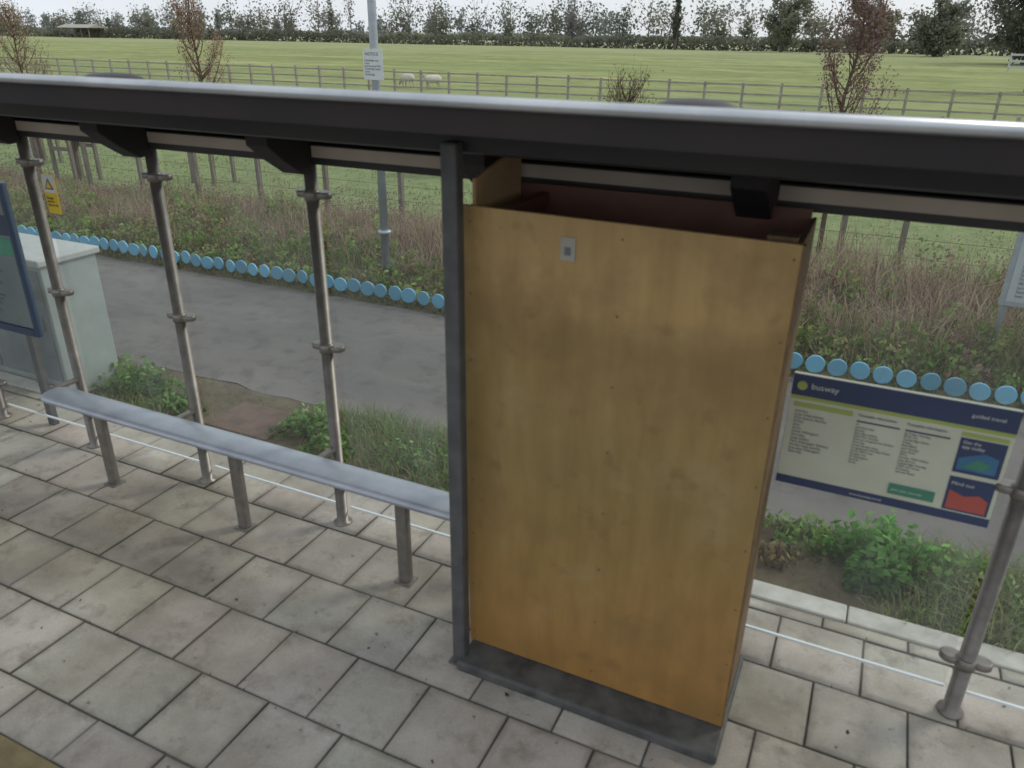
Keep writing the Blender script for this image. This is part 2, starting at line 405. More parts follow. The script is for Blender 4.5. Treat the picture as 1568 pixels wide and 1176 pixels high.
# ------------------------------------------------------------ plywood hoarding
pb = empty('plywood_hoarding_box')
bx0,bx1=-1.395,-.185; yf=2.56; yb=3.02; bl_=-1.43
V=[(bx0,yf,.06),(bx1,yf,.06),(bx1,yf,2.150),(bl_,yf,2.160)]; V+=[(v[0],yf+.018,v[2]) for v in V]
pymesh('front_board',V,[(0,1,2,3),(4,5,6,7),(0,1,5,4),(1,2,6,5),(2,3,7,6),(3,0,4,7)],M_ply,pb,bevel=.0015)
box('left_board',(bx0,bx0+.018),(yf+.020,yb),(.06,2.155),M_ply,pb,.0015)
box('right_board',(bx1-.018,bx1-.002),(yf+.020,yb),(.06,2.15),M_plyedge,pb,.0015)
box('back_board',(bx0+.02,bx1-.02),(yb-.018,yb-.002),(.06,2.18),M_plyin,pb,.0015)
V=[(bx0+.02,yf+.023,2.02),(bx0+.02,yb-.03,2.10),(bx0+.02,yb-.03,2.33),(bx0+.02,yf+.023,2.255)]
V2=[(v[0]+.014,v[1],v[2]) for v in V]
pymesh('left_scrap_board',V+V2,[(0,1,2,3),(4,5,6,7),(0,1,5,4),(1,2,6,5),(2,3,7,6),(3,0,4,7)],pbr('pale_plywood',(.42,.27,.13),(.52,.36,.19),5,.6),pb)
box('inner_batten',(bx0+.04,bx1-.03),(yf+.020,yf+.055),(2.09,2.140),M_plyin,pb,.002)
box('inner_cross_batten',(bx0+.12,bx0+.16),(yf+.056,yb-.02),(2.10,2.15),M_plyin,pb,.002)
box('corner_block',(bx1-.12,bx1-.02),(yf+.056,yf+.13),(2.07,2.158),M_plyedge,pb,.002)
box('edge_trim',(bx1+.0005,bx1+.008),(yf-.001,yf+.03),(.06,2.148),M_plyedge,pb)
cx=-.975
box('notice_card',(cx-.028,cx+.028),(yf-.004,yf-.001),(2.00,2.085),flat('grey_card',(.38,.37,.32)),pb)
box('notice_card_symbol',(cx-.012,cx+.012),(yf-.0055,yf-.0045),(2.02,2.05),M_text,pb)
for x in (bx0+.02,bx0+.62,bx1-.02):
    for z in np.linspace(.12,2.1,8):
        lathe('screw_head',[(.0045,0),(.0045,.002)],M_plyedge,pb,(x,yf-.002,z),8,axis='Y')
box('base_slab',(-1.39,-.17),(2.40,3.04),(0,.055),M_slate,pb,.012)

# ------------------------------------------------------------ signs
def text(body,size,x,y,z,mat,parent,align='LEFT',name='text'):
    c=bpy.data.curves.new(name,'FONT'); c.body=body; c.size=size; c.align_x=align; c.materials.append(mat); c.extrude=.0003
    o=link(bpy.data.objects.new(name,c),parent); o.location=(x,y,z); o.rotation_euler=(math.pi/2,0,0); return o
W_=['route','stop','times','Park','and','Ride','Longstanton','Oakington','Swavesey','St','Ives','Station','bus','every','min','Monday','Friday','Saturday','Sunday','Cambridge','Science','Road','service','0745','0815','1020','tickets','travel']
def lines(n,words): return '\n'.join(' '.join(random.choice(W_) for _ in range(random.randint(max(1,words-1),words+1))) for _ in range(n))
tb=empty('timetable_board'); y=3.150
tx0,tx1,tz0,tz1=-.178,.642,.965,1.485
M_tpan=flat('timetable_white',(.60,.62,.50))
box('backing',(tx0,tx1),(y,y+.022),(tz0,tz1),M_tpan,tb,.003)
box('header',(tx0+.001,tx1-.001),(y-.003,y-.001),(tz1-.095,tz1-.002),M_navy,tb)
box('lime_line',(tx0+.001,tx1-.001),(y-.003,y-.001),(tz1-.112,tz1-.096),M_lime,tb)
box('footer',(tx0+.001,tx1-.001),(y-.003,y-.001),(tz0+.002,tz0+.04),M_navy,tb)
text('busway',.036,tx0+.075,y-.004,tz1-.058,M_white,tb)
lathe('logo_dot',[(.02,0),(.02,.001)],M_lime,tb,(tx0+.04,y-.0045,tz1-.05),20,axis='Y')
text('guided travel',.022,tx1-.16,y-.004,tz1-.055,M_white,tb)
box('lime_title_bar',(tx0+.02,tx0+.25),(y-.003,y-.001),(tz1-.147,tz1-.126),M_lime,tb)
text(lines(13,2),.016,tx0+.03,y-.003,tz1-.17,M_text,tb)
for k in range(2):
    xx=tx0+.27+.18*k
    text('Timetable information',.016,xx,y-.003,tz1-.14,M_navy,tb)
    text(lines(14,2),.0135,xx,y-.003,tz1-.18,M_text,tb)
    box('rule_%d'%k,(xx,xx+.16),(y-.003,y-.001),(tz1-.166,tz1-.16),M_navy,tb)
box('green_box',(tx0+.44,tx0+.61),(y-.0045,y-.0035),(tz0+.062,tz0+.11),M_green,tb)
text('plan your journey',.016,tx0+.45,y-.006,tz0+.08,M_white,tb)
box('lime_box',(tx1-.175,tx1-.015),(y-.003,y-.001),(tz1-.14,tz1-.124),M_lime,tb)
box('poster_navy',(tx1-.175,tx1-.015),(y-.003,y-.001),(tz1-.30,tz1-.147),M_navy,tb)
pymesh('poster_map',[(tx1-.165,y-.004,tz1-.285),(tx1-.03,y-.004,tz1-.285),(tx1-.03,y-.004,tz1-.215),(tx1-.08,y-.004,tz1-.20),(tx1-.165,y-.004,tz1-.235)],[(0,1,2,3,4)],M_mapblue,tb)
pymesh('poster_map_land',[(tx1-.15,y-.005,tz1-.272),(tx1-.07,y-.005,tz1-.275),(tx1-.05,y-.005,tz1-.245),(tx1-.10,y-.005,tz1-.23)],[(0,1,2,3)],M_green,tb)
text('Get the\napp today',.020,tx1-.165,y-.005,tz1-.17,M_white,tb)
box('poster_red',(tx1-.175,tx1-.015),(y-.003,y-.001),(tz0+.047,tz0+.20),M_navy,tb)
pymesh('poster_red_wedge',[(tx1-.165,y-.004,tz0+.055),(tx1-.025,y-.004,tz0+.055),(tx1-.025,y-.004,tz0+.115),(tx1-.06,y-.004,tz0+.135),(tx1-.11,y-.004,tz0+.12),(tx1-.165,y-.004,tz0+.14)],[(0,1,2,3,4,5)],M_red,tb)
text('Mind out',.022,tx1-.165,y-.005,tz0+.165,M_white,tb)
text('www.busway.travel',.016,tx0+.30,y-.005,tz0+.016,M_white,tb)

nb=empty('notice_board')
nx0,nx1,nz0,nz1=-6.15,-5.14,.76,1.83; y=3.17
M_nframe=flat('notice_frame_paint',(.03,.055,.10),.4)
box('frame_left',(nx0,nx0+.035),(y,y+.05),(nz0,nz1),M_nframe,nb,.006)
box('frame_right',(nx1-.035,nx1),(y,y+.05),(nz0,nz1),M_nframe,nb,.006)
box('frame_top',(nx0+.036,nx1-.036),(y+.001,y+.05),(nz1-.05,nz1),M_nframe,nb)
box('frame_bottom',(nx0+.036,nx1-.036),(y+.001,y+.05),(nz0,nz0+.05),M_nframe,nb)
box('poster',(nx0+.036,nx1-.036),(y+.02,y+.03),(nz0+.051,nz1-.051),flat('poster_grey',(.38,.41,.41),.3),nb)
box('poster_header',(nx0+.06,nx1-.055),(y+.016,y+.018),(nz1-.36,nz1-.22),M_nframe,nb)
box('poster_green',(nx0+.06,nx1-.055),(y+.016,y+.018),(nz1-.50,nz1-.38),M_green,nb)
text(lines(13,7),.03,nx0+.10,y+.017,nz1-.57,M_text,nb)
for x in (nx0+.2,nx1-.2): box('leg',(x-.03,x+.03),(y+.051,y+.10),(0,nz1-.1),M_dark,nb,.005)

ws=empty('electrical_warning_sign')
wx,wz=-4.655,1.80; y=3.175
box('plate',(wx-.055,wx+.055),(y,y+.004),(wz-.12,wz+.12),M_yellow,ws)
box('white_part',(wx-.053,wx+.053),(y-.002,y-.0005),(wz+.01,wz+.118),M_white,ws)
pymesh('triangle',[(wx-.04,y-.003,wz+.03),(wx+.04,y-.003,wz+.03),(wx,y-.003,wz+.10)],[(0,1,2)],M_black,ws)
pymesh('triangle_inner',[(wx-.027,y-.004,wz+.037),(wx+.027,y-.004,wz+.037),(wx,y-.004,wz+.086)],[(0,1,2)],M_yellow,ws)
text('Danger\nelectric\nshock risk',.022,wx-.045,y-.002,wz-.03,M_black,ws)

cb=empty('utility_cabinet')
M_cab=pbr('cabinet_paint',(.27,.31,.30),(.36,.41,.39),2.5,.55,0,.05)
M_cabf=pbr('cabinet_front',(.12,.15,.165),(.20,.23,.25),2,.45,0,.05)
box('body',(-8.2,-5.80),(3.72,4.22),(-.1,1.04),M_cab,cb,.01)
box('lid',(-8.24,-5.77),(3.69,4.25),(1.043,1.10),flat('cabinet_lid',(.46,.49,.47)),cb,.012)
for k in range(3):
    xa=-8.12+.77*k
    box('door_%d'%k,(xa,xa+.74),(3.708,3.718),(.06,1.0),M_cabf,cb,.004)
    box('handle_%d'%k,(xa+.66,xa+.69),(3.69,3.706),(.5,.62),M_steel,cb,.004)

# lamp post
lp=empty('lamp_post'); lx,ly=-5.55,8.06
lathe('base_column',[(.085,-.2),(.085,.02),(.055,.06),(.05,.40),(.05,.42)],M_dark,lp,(lx,ly,0))
lathe('collar',[(.05,.42),(.085,.43),(.085,.455),(.055,.47)],M_galv,lp,(lx,ly,0))
lathe('shaft',[(.052,.47),(.050,2.5),(.042,5.8),(.04,5.82)],M_galv,lp,(lx,ly,0))
box('lantern_arm',(lx-.03,lx+.03),(ly-.5,ly),(5.82,5.87),M_galv,lp,.01)
box('lantern',(lx-.11,lx+.11),(ly-1.0,ly-.45),(5.80,5.90),M_galv,lp,.03)
ns_=empty('pole_notice_sign')
box('plate',(lx-.11,lx+.16),(ly-.075,ly-.07),(2.23,2.56),M_white,ns_,.002)
for z in (2.33,2.5): box('clip',(lx-.06,lx+.06),(ly-.069,ly+.06),(z-.012,z+.012),M_galv,ns_,.002)
text('NOTICE',.05,lx-.08,ly-.077,2.49,M_text,ns_)
text(lines(6,2),.03,lx-.09,ly-.077,2.43,M_text,ns_)

# right-hand information board
ib=empty('information_board'); ix,iy=1.27,8.3
for k,x in enumerate((ix,ix+.95)):
    lathe('leg_%d'%k,[(.03,-.2),(.03,1.35)],M_galv,ib,(x,iy,0),12)
box('panel',(ix-.06,ix+1.02),(iy-.06,iy-.035),(.46,1.30),M_galv,ib,.01)
box('panel_face',(ix-.01,ix+.97),(iy-.065,iy-.062),(.51,1.25),flat('board_face',(.50,.54,.56)),ib)
box('panel_text_block',(ix+.05,ix+.9),(iy-.069,iy-.067),(.95,1.18),M_mapblue,ib)
text(lines(9,6),.04,ix+.05,iy-.068,.88,M_text,ib)

# ------------------------------------------------------------ blue discs
V=[];F=[];C=[]
x=-30.
while x<14:
    if R.random()>.01:
        yy=7.18+R.uniform(-.012,.012); zz=-.01+R.uniform(-.014,.014); rad=.086*R.uniform(.94,1.03); seg=20; tw=R.uniform(-.2,.2)
        cc=np.array((.16,.44,.63))*(1+R.uniform(-.25,.15)); o=len(V)
        for d,rr_ in ((-.014,rad*.93),(-.010,rad),(.010,rad),(.014,rad*.93)):
            for i in range(seg):
                a=2*math.pi*i/seg
                V.append((x+rr_*math.cos(a), yy+d+tw*rr_*math.cos(a), zz+rr_*math.sin(a))); C.append(cc*(1. if d<0 else .8))
        for j in range(3):
            for i in range(seg): F.append((o+j*seg+i,o+j*seg+(i+1)%seg,o+(j+1)*seg+(i+1)%seg,o+(j+1)*seg+i))
        F.append(tuple(o+i for i in range(seg))); F.append(tuple(o+3*seg+i for i in range(seg)))
        o=len(V)
        for px,py,pz in [(a_,b_,c_) for a_ in (-.02,.02) for b_ in (.016,.04) for c_ in (-.2,-.02)]:
            V.append((x+px,yy+py,pz)); C.append((.06,.05,.04))
        F+=[tuple(o+t for t in f) for f in BF]
    x+=.192
m,nt,b=newmat('blue_reflector'); a=nt.nodes.new('ShaderNodeAttribute'); a.attribute_name='col'
nz=noise(nt,7,4,.6); c=mix(nt,a.outputs['Color'],(.25,.33,.36),ramp(nt,nz.outputs[0],[(.5,(0,0,0)),(.8,(.6,.6,.6))]).outputs[0])
nt.links.new(c,b.inputs['Base Color']); b.inputs['Roughness'].default_value=.45
o=pymesh('blue_disc_edging',V,F,m)
ca=o.data.color_attributes.new('col','FLOAT_COLOR','POINT'); cc=np.ones((len(V),4),dtype=np.float32); cc[:,:3]=np.array(C); ca.data.foreach_set('color',cc.ravel())

# ------------------------------------------------------------ weed bank
def hgt(x,y):
    return (np.interp(y,[7.2,7.6,8.4,9.6,10.8,11.4],[.08,.20,.36,.52,.54,.25]))*(1+.5*sn(x,y,1.4,21))*np.interp(x,[-20,-12,-6,0,3],[.7,.8,1.,1.35,1.4])
parts=[]
GREEN=(.18,.25,.085); LG=(.25,.335,.11); TAN=(.48,.40,.28); PNK=(.40,.31,.25); BRN=(.24,.17,.13); OLV=(.29,.285,.15)
n=62000
x=R.uniform(-22,5,n); y=7.25+3.95*R.random(n)
dry=np.clip(.62+.9*sn(x,y,.9,31)+np.interp(y,[7.2,8.0,9.2,11],[-.65,-.15,.4,.6]),0,1)
isd=R.random(n)<dry; q_=R.random(n)[:,None]
C=np.where(isd[:,None],np.where(q_<.2,cvar(BRN,n),np.where(q_<.55,cvar(PNK,n),cvar(TAN,n))),np.where(q_<.5,cvar(OLV,n),cvar(GREEN,n)))
H=hgt(x,y)*R.uniform(.4,1.1,n)
parts.append(blades(np.stack([x,y,gz(x,y)-.02],1),H,R.uniform(.007,.018,n),R.uniform(.1,.8,n),C))
P=4000
px=R.uniform(-22,5,P); py=7.28+3.3*R.random(P)**1.4
keep=(sn(px,py,1.6,44)+np.interp(py,[7.2,8.3,9.2,11],[.75,.30,-.10,-.4]))>0
px=px[keep];py=py[keep];P=len(px); L=24
ph=hgt(px,py)*R.uniform(.45,1.15,P)
t=R.random((P,L)); rad=.04+.10*R.random((P,L))*(1.2-t); an=R.uniform(0,6.28,(P,L))
Q=np.stack([px[:,None]+rad*np.cos(an),py[:,None]+rad*np.sin(an),gz(px,py)[:,None]+t*ph[:,None]],-1).reshape(-1,3)
v,f=leafcloud(Q,R.uniform(.017,.046,len(Q)))
typ=R.random(P); pc=np.where((typ<.40)[:,None],cvar(GREEN,P,.35),np.where((typ<.72)[:,None],cvar(LG,P,.3),np.where((typ<.87)[:,None],cvar(OLV,P),cvar(BRN,P))))
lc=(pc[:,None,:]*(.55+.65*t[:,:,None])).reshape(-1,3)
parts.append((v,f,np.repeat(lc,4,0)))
P=4200; L=15
px=R.uniform(-22,5,P); py=R.uniform(8.0,11.1,P); keep=sn(px,py,.8,71)>-.25; px=px[keep];py=py[keep];P=len(px)
ph=hgt(px,py)*R.uniform(.8,1.5,P); t=.35+.65*R.random((P,L))
sp=.02+.10*t*R.random((P,L)); an=R.uniform(0,6.28,(P,L))
Q=np.stack([px[:,None]+sp*np.cos(an),py[:,None]+sp*np.sin(an),gz(px,py)[:,None]+t*ph[:,None]],-1).reshape(-1,3)
v,f=leafcloud(Q,R.uniform(.009,.026,len(Q)),.4,1.)
pc=np.where((R.random(P)<.5)[:,None],cvar((.38,.29,.22),P,.3),cvar((.24,.18,.145),P,.3))
parts.append((v,f,np.repeat(np.repeat(pc,L,0),4,0)))
parts.append(blades(np.stack([px,py,gz(px,py)],1),ph,np.full(P,.008),R.uniform(0,.2,P),cvar(BRN,P)))
n=12000; x=R.uniform(-22,5,n); y=7.12+.35*R.random(n)**1.5
parts.append(blades(np.stack([x,y,gz(x,y)],1),R.uniform(.03,.12,n),R.uniform(.005,.012,n),R.uniform(.3,1,n),np.where((R.random(n)<.5)[:,None],cvar(GREEN,n),cvar((.24,.20,.12),n))))
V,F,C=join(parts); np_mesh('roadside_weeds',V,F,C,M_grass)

# ------------------------------------------------------------ field grass tufts
n=36000; y=11+26*R.random(n)**1.6; x=R.uniform(-1.65,.35,n)*y
C=np.where((sn(x,y,.7,9)>.15)[:,None],cvar((.35,.38,.19),n),cvar((.25,.31,.13),n))
V,F,C=blades(np.stack([x,y,gz(x,y)-.01],1),R.uniform(.03,.09,n)*(1+.3*sn(x,y,.7,9)),R.uniform(.012,.03,n),R.uniform(.2,.9,n),C)
np_mesh('field_grass_tufts',V,F,C,M_grass)

# ------------------------------------------------------------ verge plants
parts=[]
n=56000; x=R.uniform(-12,4.5,n); y=3.71+.95*R.random(n)
dens=sn(x,y,1.9,55)+.15+.6*np.interp(x,[-3.4,-2.6,-1.8,-.8],[0,1,1,0])+.9*np.interp(x,[.2,.7],[0,1])-.9*np.exp(-((x+4.15)**2)/.25)-.7*np.exp(-((x+.45)**2)/.10)
k=R.random(n)<np.clip(dens,0.05,1); x=x[k];y=y[k];n=len(x)
C=np.where((R.random(n)<.28)[:,None],cvar((.36,.32,.19),n),cvar((.20,.29,.09),n,.35))
parts.append(blades(np.stack([x,y,gz(x,y)-.01],1),R.uniform(.06,.22,n)*np.clip(.6+dens[k]*.5,.4,1.4),R.uniform(.004,.010,n),R.uniform(.2,1,n),C))
def bush(cx,cy,rx,ry,h,cnt,ls,colr):
    a=R.uniform(0,6.28,cnt); rr=np.sqrt(R.random(cnt)); t=R.random(cnt)
    lump=1+.3*np.sin(a*3+cx)+.2*np.sin(a*5)
    z=h*t*(1-.55*rr**2)*(1+.25*np.sin(a*4+2))
    Px=cx+rx*rr*np.cos(a)*lump; Py=np.clip(cy+ry*rr*np.sin(a)*lump,3.71,9)
    Q=np.stack([Px,Py,gz(Px,Py)+z],1)
    v,f=leafcloud(Q,R.uniform(.5,1.2,cnt)*ls)
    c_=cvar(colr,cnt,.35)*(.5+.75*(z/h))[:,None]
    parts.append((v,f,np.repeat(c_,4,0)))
G2=(.19,.315,.095)
for b_ in [(-5.45,4.12,.36,.22,.28,900,.032,G2),(-4.95,4.0,.25,.15,.12,300,.028,G2),(-3.62,4.15,.26,.2,.22,600,.028,G2),(-3.3,3.95,.2,.15,.13,300,.028,G2),
           (-2.6,4.1,.4,.25,.14,500,.022,G2),(.40,4.2,.24,.22,.38,1200,.036,(.16,.34,.09)),(-.02,4.4,.3,.2,.16,500,.026,G2),(-.15,4.1,.12,.1,.1,150,.03,(.28,.22,.12)),
           (.75,4.3,.25,.2,.24,550,.03,G2),(1.15,4.1,.4,.3,.24,800,.022,(.28,.33,.16)),(-7,4.5,.5,.15,.3,500,.03,G2),(2.2,4.1,.5,.3,.3,700,.03,G2)]:
    bush(*b_)
V,F,C=join(parts); np_mesh('verge_plants',V,F,C,M_leaf)
n=300; x=R.uniform(-8,3,n); row=2.67+.4*R.integers(-3,3,n); y=row+R.uniform(-.01,.01,n)
v1=blades(np.stack([x,y,0*x-.005],1),R.uniform(.008,.02,n),R.uniform(.004,.008,n),R.uniform(.3,1,n),cvar((.10,.13,.05),n))
n=90; x=R.uniform(-6,2,n); y=R.uniform(1.5,3.5,n)
v,f=leafcloud(np.stack([x,y,0*x+.006],1),R.uniform(.008,.018,n)); v[:,2]=.003+np.abs(v[:,2]-.003)*.25
V,F,C=join([v1,(v,f,np.repeat(cvar((.12,.08,.04),n),4,0))]); np_mesh('fallen_leaves',V,F,C,M_leaf)
box('inspection_cover',(-4.45,-3.85),(3.85,4.30),(-.12,-.065),pbr('rusty_cover',(.09,.055,.04),(.17,.11,.08),9,.8,0,.3),None,.01)

# ------------------------------------------------------------ fences
def fence(name,x0,x1,y,step,h,pw,rails,rh,mat,ground,wire=False):
    V=[];F=[]
    def b3(xa,xb,ya,yb,za,zb):
        o=len(V)
        for p in [(a_,b_,c_) for a_ in (xa,xb) for b_ in (ya,yb) for c_ in (za,zb)]: V.append(p)
        F.extend([tuple(o+t for t in f) for f in BF])
    x=x0
    while x<x1:
        dx=R.uniform(-.02,.02); b3(x+dx,x+dx+pw,y,y+pw,ground-.1,ground+h+R.uniform(-.05,.05))
        for r_ in rails:
            z=ground+r_+R.uniform(-.012,.012)*(0 if wire else 1)
            b3(x-.02 if wire else x+.01,x+step if wire else x+step-.01,y-.012-rh*.3,y-.010,z-rh/2,z+rh/2)
        x+=step
    return pymesh(name,V,F,mat)
M_rail=pbr('pale_timber',(.26,.24,.20),(.38,.35,.30),3,.85,0,.2)
fence('post_and_rail_fence',-110,26,39.5,1.75,1.2,.12,(.30,.68,1.08),.08,M_rail,-.42)
fence('stock_fence',-26,8,11.2,1.55,1.15,.075,(.25,.5,.75,1.05),.007,M_wood,-.38,True)
fence('post_and_rail_fence',9.6,70,100,2.2,1.9,.16,(.5,1.1,1.7),.2,flat('white_rail',(.5,.52,.52)),-.42)
fence('post_and_rail_fence',-4.5,26,26.5,1.9,1.15,.10,(.35,.70,1.05),.07,M_rail,-.42)

# ------------------------------------------------------------ saplings with guards
def sapling(x,y,top,spread,seed,leafc,nl=1500,guard=True):
    random.seed(seed); e=empty('sapling_tree'); T=Tubes(); z0=-.4; pts=[]
    tr=[(x+random.uniform(-.03,.03)*i*.4,y+random.uniform(-.03,.03)*i*.4,z0+(top-z0)*i/7) for i in range(8)]
    T.add(tr,[.045-.036*i/7 for i in range(8)],6,(.15,.11,.09))
    for i in range(54):
        t=random.uniform(.34,.93); k=t*7; j=int(k); p=Vector(tr[j]).lerp(Vector(tr[min(7,j+1)]),k-j)
        a=random.uniform(0,6.28); L=(1.15-t)*1.25*random.uniform(.6,1.1); out=spread*random.uniform(.5,1)*(1.12-t)*1.15
        q=[p+Vector((math.cos(a)*out*s_**.7,math.sin(a)*out*s_**.7,L*s_**1.15)) for s_ in (0,.33,.66,1)]
        T.add(q,[.013,.009,.006,.002],4,(.16,.115,.09))
        for s_ in range(2,4):
            for _ in range(3):
                d=Vector((random.uniform(-.12,.12),random.uniform(-.12,.12),random.uniform(.06,.26)))
                T.add([q[s_],q[s_]+d],[.004,.0015],3,(.16,.115,.09)); pts.append(q[s_]+d); pts.append(q[s_]+d*.5)
        pts+= [q[1],q[2],q[3],q[2].lerp(q[3],.5),q[1].lerp(q[2],.5)]
    T.build('trunk_and_branches',M_bark,e)
    P=np.array([tuple(pts[random.randrange(len(pts))]) for _ in range(nl)])+R.normal(0,.06,(nl,3))
    v,f=leafcloud(P,R.uniform(.014,.030,nl)); c_=cvar(leafc,nl,.4,.15)
    np_mesh('leaves',v,f,np.repeat(c_,4,0),M_leaf,e)
    if guard:
        for k,(dx,dy) in enumerate(((-.3,-.3),(.3,-.3),(.3,.3),(-.3,.3))):
            box('guard_post_%d'%k,(x+dx-.035,x+dx+.035),(y+dy-.035,y+dy+.035),(-.5,.85),M_wood,e,.004)
        for z in (.35,.78):
            box('guard_rail',(x-.3,x+.3),(y-.352,y-.337),(z-.04,z+.04),M_wood,e)
            box('guard_rail',(x-.3,x+.3),(y+.337,y+.352),(z-.04,z+.04),M_wood,e)
    return e
sapling(-.70,13,3.75,.82,3,(.27,.18,.165),3200)
sapling(-13.4,13,3.45,.85,5,(.38,.27,.19),3200)
sapling(-19.1,13,3.2,.85,8,(.38,.30,.20),2800)
sapling(-3.55,11.6,2.05,.95,11,(.26,.28,.12),600,False)
sapling(-16.2,11.8,1.1,.5,12,(.26,.2,.14),300,True)

# ------------------------------------------------------------ distant trees
HZ=np.array((.37,.40,.41))  # atmospheric haze, blended into the colours of the distant foliage
def treeline(name,y0,xs0,xs1,step,hmin,hmax,nl,ls,cols,hz,hedge=True):
    parts=[]; T=Tubes()
    x=xs0
    while x<xs1:
        h=R.uniform(hmin,hmax)*(1+.22*math.sin(x*.021+y0)+.18*math.sin(x*.067)+.1*math.sin(x*.19)); w=h*R.uniform(.30,.55); y=y0+R.uniform(-10,10)
        kind=R.random()
        if R.random()<.06: w*=.35; h*=1.2
        c0=np.array(cols[R.integers(len(cols))]); N=int(nl*(.45 if kind<.3 else 1))
        T.add([(x,y,-.5),(x+.3,y,h*.4),(x+R.uniform(-1,1),y,h*.85)],[.2,.12,.04],4,(.17,.155,.14))
        for _ in range(7):
            t=R.uniform(.2,.6); a=R.uniform(0,6.28)
            T.add([(x,y,h*t),(x+w*.5*math.cos(a),y+w*.4*math.sin(a),h*(t+.15)),(x+w*.8*math.cos(a),y+w*.6*math.sin(a),h*min(.97,t+.38))],[.08,.05,.02],3,(.18,.16,.145))
        d=R.normal(size=(N,3)); d/=np.linalg.norm(d,axis=1)[:,None]
        az=np.arctan2(d[:,1],d[:,0]); p1,p2,p3=R.uniform(0,6.28,3)
        lump=1+.18*np.sin(az*3+p1+d[:,2]*4)+.15*np.sin(az*5+p2-d[:,2]*7)+.12*np.sin(d[:,2]*11+p3)
        rad=R.random(N)**.42*lump*(1+R.exponential(.06,N))
        zc=h*.50; Q=np.stack([x+w*rad*d[:,0]*(1-.25*d[:,2]),y+w*rad*d[:,1]*.7,zc+h*.5*rad*d[:,2]],1)
        Q[:,2]=np.maximum(Q[:,2],-.3)
        v,f=leafcloud(Q,R.uniform(.35,1.2,N)*ls,.7)
        pat=.85+.25*np.sin(az*4+p2+d[:,2]*6)*np.sin(rad*6+p1)
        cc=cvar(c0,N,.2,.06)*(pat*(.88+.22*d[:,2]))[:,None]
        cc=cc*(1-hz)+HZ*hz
        parts.append((v,f,np.repeat(cc,4,0)))
        x+=step*R.uniform(.3,1.9)
    if hedge:
        n=int((xs1-xs0)*40); xx=R.uniform(xs0,xs1,n); hh=(2.6+1.6*sn(xx,xx*0,.15,13)+.8*sn(xx,xx*0,.9,14))
        Q=np.stack([xx,y0-12+R.uniform(-1.5,1.5,n),-.4+hh*R.random(n)],1)
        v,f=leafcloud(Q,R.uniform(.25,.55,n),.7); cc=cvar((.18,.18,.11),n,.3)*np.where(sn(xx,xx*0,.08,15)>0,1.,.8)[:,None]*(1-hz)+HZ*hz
        parts.append((v,f,np.repeat(cc,4,0)))
    V,F,C=join(parts); e=empty(name)
    np_mesh('foliage',V,F,C,M_farleaf,e); T.build('trunks',M_bark,e)
COLS=[(.14,.17,.09),(.17,.185,.09),(.23,.20,.12),(.26,.22,.13),(.13,.145,.10),(.20,.22,.115),(.29,.26,.19),(.23,.215,.19)]
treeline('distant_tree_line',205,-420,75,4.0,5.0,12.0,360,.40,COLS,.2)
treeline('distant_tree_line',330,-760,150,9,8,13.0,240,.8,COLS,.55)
def cloud_tree(name,x,y,h,w,prof,n,ls,c0,hz=0.,tr=.3,z0=.12,limbs=9,seed=1):
    e=empty(name); random.seed(seed); T=Tubes(); bl=[]
    bc=(.14,.115,.10)
    T.add([(x,y,-.6),(x+.02*h,y,h*.3),(x-.01*h,y,h*.6),(x,y,h*.93)],[tr,tr*.75,tr*.45,tr*.08],7,bc)
    for i in range(limbs):
        t=random.uniform(z0+.02,.86); a=random.uniform(0,6.28); rr=w*prof(t)*random.uniform(.4,1)
        p0=Vector((x,y,h*t*.8)); p1=Vector((x+rr*math.cos(a),y+rr*math.sin(a),h*min(.98,t+.10)))
        md=p0.lerp(p1,.5)+Vector((0,0,h*.03)); T.add([p0,md,p1],[tr*.35,tr*.2,tr*.05],5,bc)
        for s_ in (.3,.65,1.0):
            c=p0.lerp(p1,s_)+Vector((random.uniform(-1,1),random.uniform(-1,1),random.uniform(-.5,1)))*w*.15
            bl.append((c, w*random.uniform(.14,.30)))
            for _ in range(5):
                d=Vector((random.uniform(-1,1),random.uniform(-1,1),random.uniform(-.4,1)))*w*.2
                T.add([c,c+d*.5+Vector((0,0,.02*w)),c+d],[tr*.06,tr*.04,tr*.015],3,bc)
    T.build('trunk_and_limbs',M_bark,e); parts=[]; per=n//len(bl)
    for c,br in bl:
        d=R.normal(size=(per,3)); d/=np.linalg.norm(d,axis=1)[:,None]
        Q=np.array(tuple(c))+d*(br*(.1+1.2*R.random((per,1)))); Q[:,2]=np.maximum(Q[:,2],-.3)
        v,f=leafcloud(Q,R.uniform(.4,1.2,per)*ls,.6)
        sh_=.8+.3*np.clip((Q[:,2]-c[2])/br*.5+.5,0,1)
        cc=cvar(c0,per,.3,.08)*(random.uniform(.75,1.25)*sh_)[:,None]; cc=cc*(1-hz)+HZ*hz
        parts.append((v,f,np.repeat(cc,4,0)))
    V,F,C=join(parts); np_mesh('crown',V,F,C,M_farleaf,e)
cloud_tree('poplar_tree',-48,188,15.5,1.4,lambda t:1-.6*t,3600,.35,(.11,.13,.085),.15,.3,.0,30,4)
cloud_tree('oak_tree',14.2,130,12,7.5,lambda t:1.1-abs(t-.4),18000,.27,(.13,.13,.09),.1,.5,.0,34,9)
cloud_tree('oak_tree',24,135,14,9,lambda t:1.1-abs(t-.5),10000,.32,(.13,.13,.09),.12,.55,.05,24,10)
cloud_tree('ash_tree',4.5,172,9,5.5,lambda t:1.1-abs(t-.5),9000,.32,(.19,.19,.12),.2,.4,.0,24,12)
cloud_tree('ash_tree',-8,180,9.5,5,lambda t:1.1-abs(t-.5),8000,.32,(.24,.21,.13),.2,.4,.0,24,13)
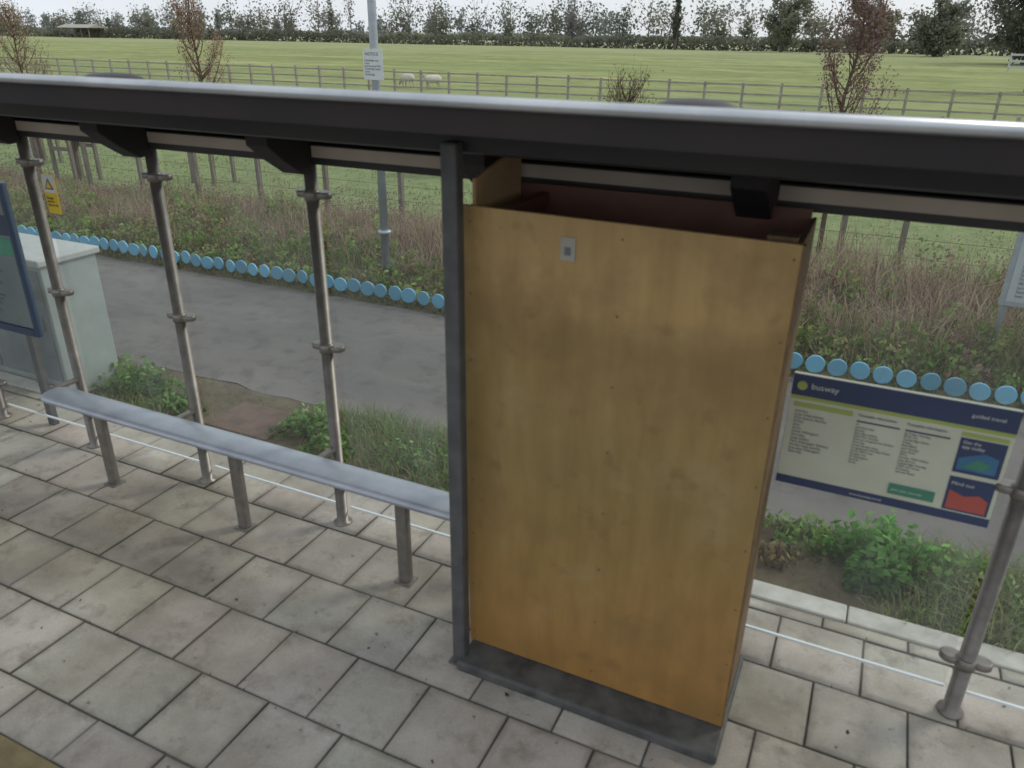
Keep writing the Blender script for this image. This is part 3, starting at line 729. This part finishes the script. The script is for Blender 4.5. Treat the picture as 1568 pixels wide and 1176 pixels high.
cloud_tree('ash_tree',-24,182,10,5.5,lambda t:1.1-abs(t-.5),8000,.32,(.20,.20,.12),.2,.4,.0,24,17)
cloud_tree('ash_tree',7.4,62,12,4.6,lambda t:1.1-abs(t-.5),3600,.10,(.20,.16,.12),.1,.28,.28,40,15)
bn_=empty('open_barn'); bxx,byy=-250,186
for k in range(5): box('pillar_%d'%k,(bxx+k*3.4,bxx+k*3.4+.25),(byy,byy+.25),(-.4,2.5),M_wood,bn_)
pymesh('roof',[(bxx-.6,byy-.6,2.5),(bxx+14.6,byy-.6,2.5),(bxx+14.6,byy+3,3.5),(bxx-.6,byy+3,3.5),(bxx-.6,byy+6.6,2.5),(bxx+14.6,byy+6.6,2.5)],[(0,1,2,3),(3,2,5,4),(0,3,4),(1,5,2)],flat('barn_roof',(.34,.32,.28)),bn_)
box('back_wall',(bxx,bxx+13.8),(byy+5.8,byy+6),(-.4,2.45),M_wood,bn_)

# ------------------------------------------------------------ sheep
m,nt,b=newmat('fleece'); nz=noise(nt,14,4,.7); c=ramp(nt,nz.outputs[0],[(.3,(.46,.42,.35)),(.7,(.70,.66,.58))]).outputs[0]
nt.links.new(c,b.inputs['Base Color']); b.inputs['Roughness'].default_value=.95; bump(nt,b,nz.outputs[0],.8,.04); M_fl=m
M_face=pbr('sheep_face',(.40,.36,.30),(.50,.46,.40),20,.8)
def skin(name,verts,edges,rads,mat,parent,sub=2):
    me=bpy.data.meshes.new(name); me.from_pydata(verts,edges,[]); o=link(bpy.data.objects.new(name,me),parent)
    md=o.modifiers.new('s','SKIN')
    for i,r_ in enumerate(rads): me.skin_vertices[0].data[i].radius=(r_,r_) if not isinstance(r_,tuple) else r_
    me.skin_vertices[0].data[0].use_root=True; md.use_smooth_shade=True
    o.modifiers.new('u','SUBSURF').levels=sub; o.modifiers['u'].render_levels=sub
    me.materials.append(mat); return o
def sheep(x,y,z,rot,graze=True,lying=False):
    e=empty('sheep')
    zb=.34 if lying else .62
    hz=.25 if graze else zb+.22
    body=[(0,0,zb),(.28,0,zb+.02),(.45,0,zb+.03),(-.3,0,zb+.02),(-.48,0,zb-.02),(.60,0,zb+(.0 if graze else .12)),(-.56,0,zb-.10)]
    skin('fleece_body',body,[(0,1),(1,2),(0,3),(3,4),(2,5),(4,6)],[(.26,.25),(.25,.24),(.18,.2),(.26,.25),(.17,.19),(.11,.12),.04],M_fl,e)
    hd=[(.60,0,zb+(.0 if graze else .12)),(.72,0,hz+.12),(.80,0,hz+.03),(.89,0,hz-.06)]
    skin('head',hd,[(0,1),(1,2),(2,3)],[.09,.085,.075,.045],M_face,e)
    skin('ears',[(.74,0,hz+.14),(.73,.13,hz+.13),(.73,-.13,hz+.13)],[(0,1),(0,2)],[.03,(.012,.03),(.012,.03)],M_face,e,1)
    for i,(lx_,ly_) in enumerate(((.34,.12),(.34,-.12),(-.36,.12),(-.36,-.12))):
        if lying: leg=[(lx_,ly_,zb-.1),(lx_+.12,ly_*1.5,.12),(lx_-.08,ly_*1.6,.05),(lx_-.1,ly_*1.6,.04)]
        elif lx_>0: leg=[(lx_,ly_,zb-.08),(lx_+.01,ly_,.28),(lx_,ly_,.06),(lx_+.03,ly_,.02)]
        else: leg=[(lx_,ly_,zb-.05),(lx_+.06,ly_,.40),(lx_-.05,ly_,.25),(lx_-.02,ly_,.03)]
        skin('leg_%d'%i,leg,[(0,1),(1,2),(2,3)],[.08,.045,.028,.03],M_face,e,1)
    e.location=(x,y,z); e.rotation_euler=(0,0,rot); return e
sheep(-24.9,42.0,-.42,math.radians(240),False)
sheep(-26.9,42.4,-.42,math.radians(160),True,False)
sheep(-9.5,16.4,-.34,math.radians(170),True)
print('done')
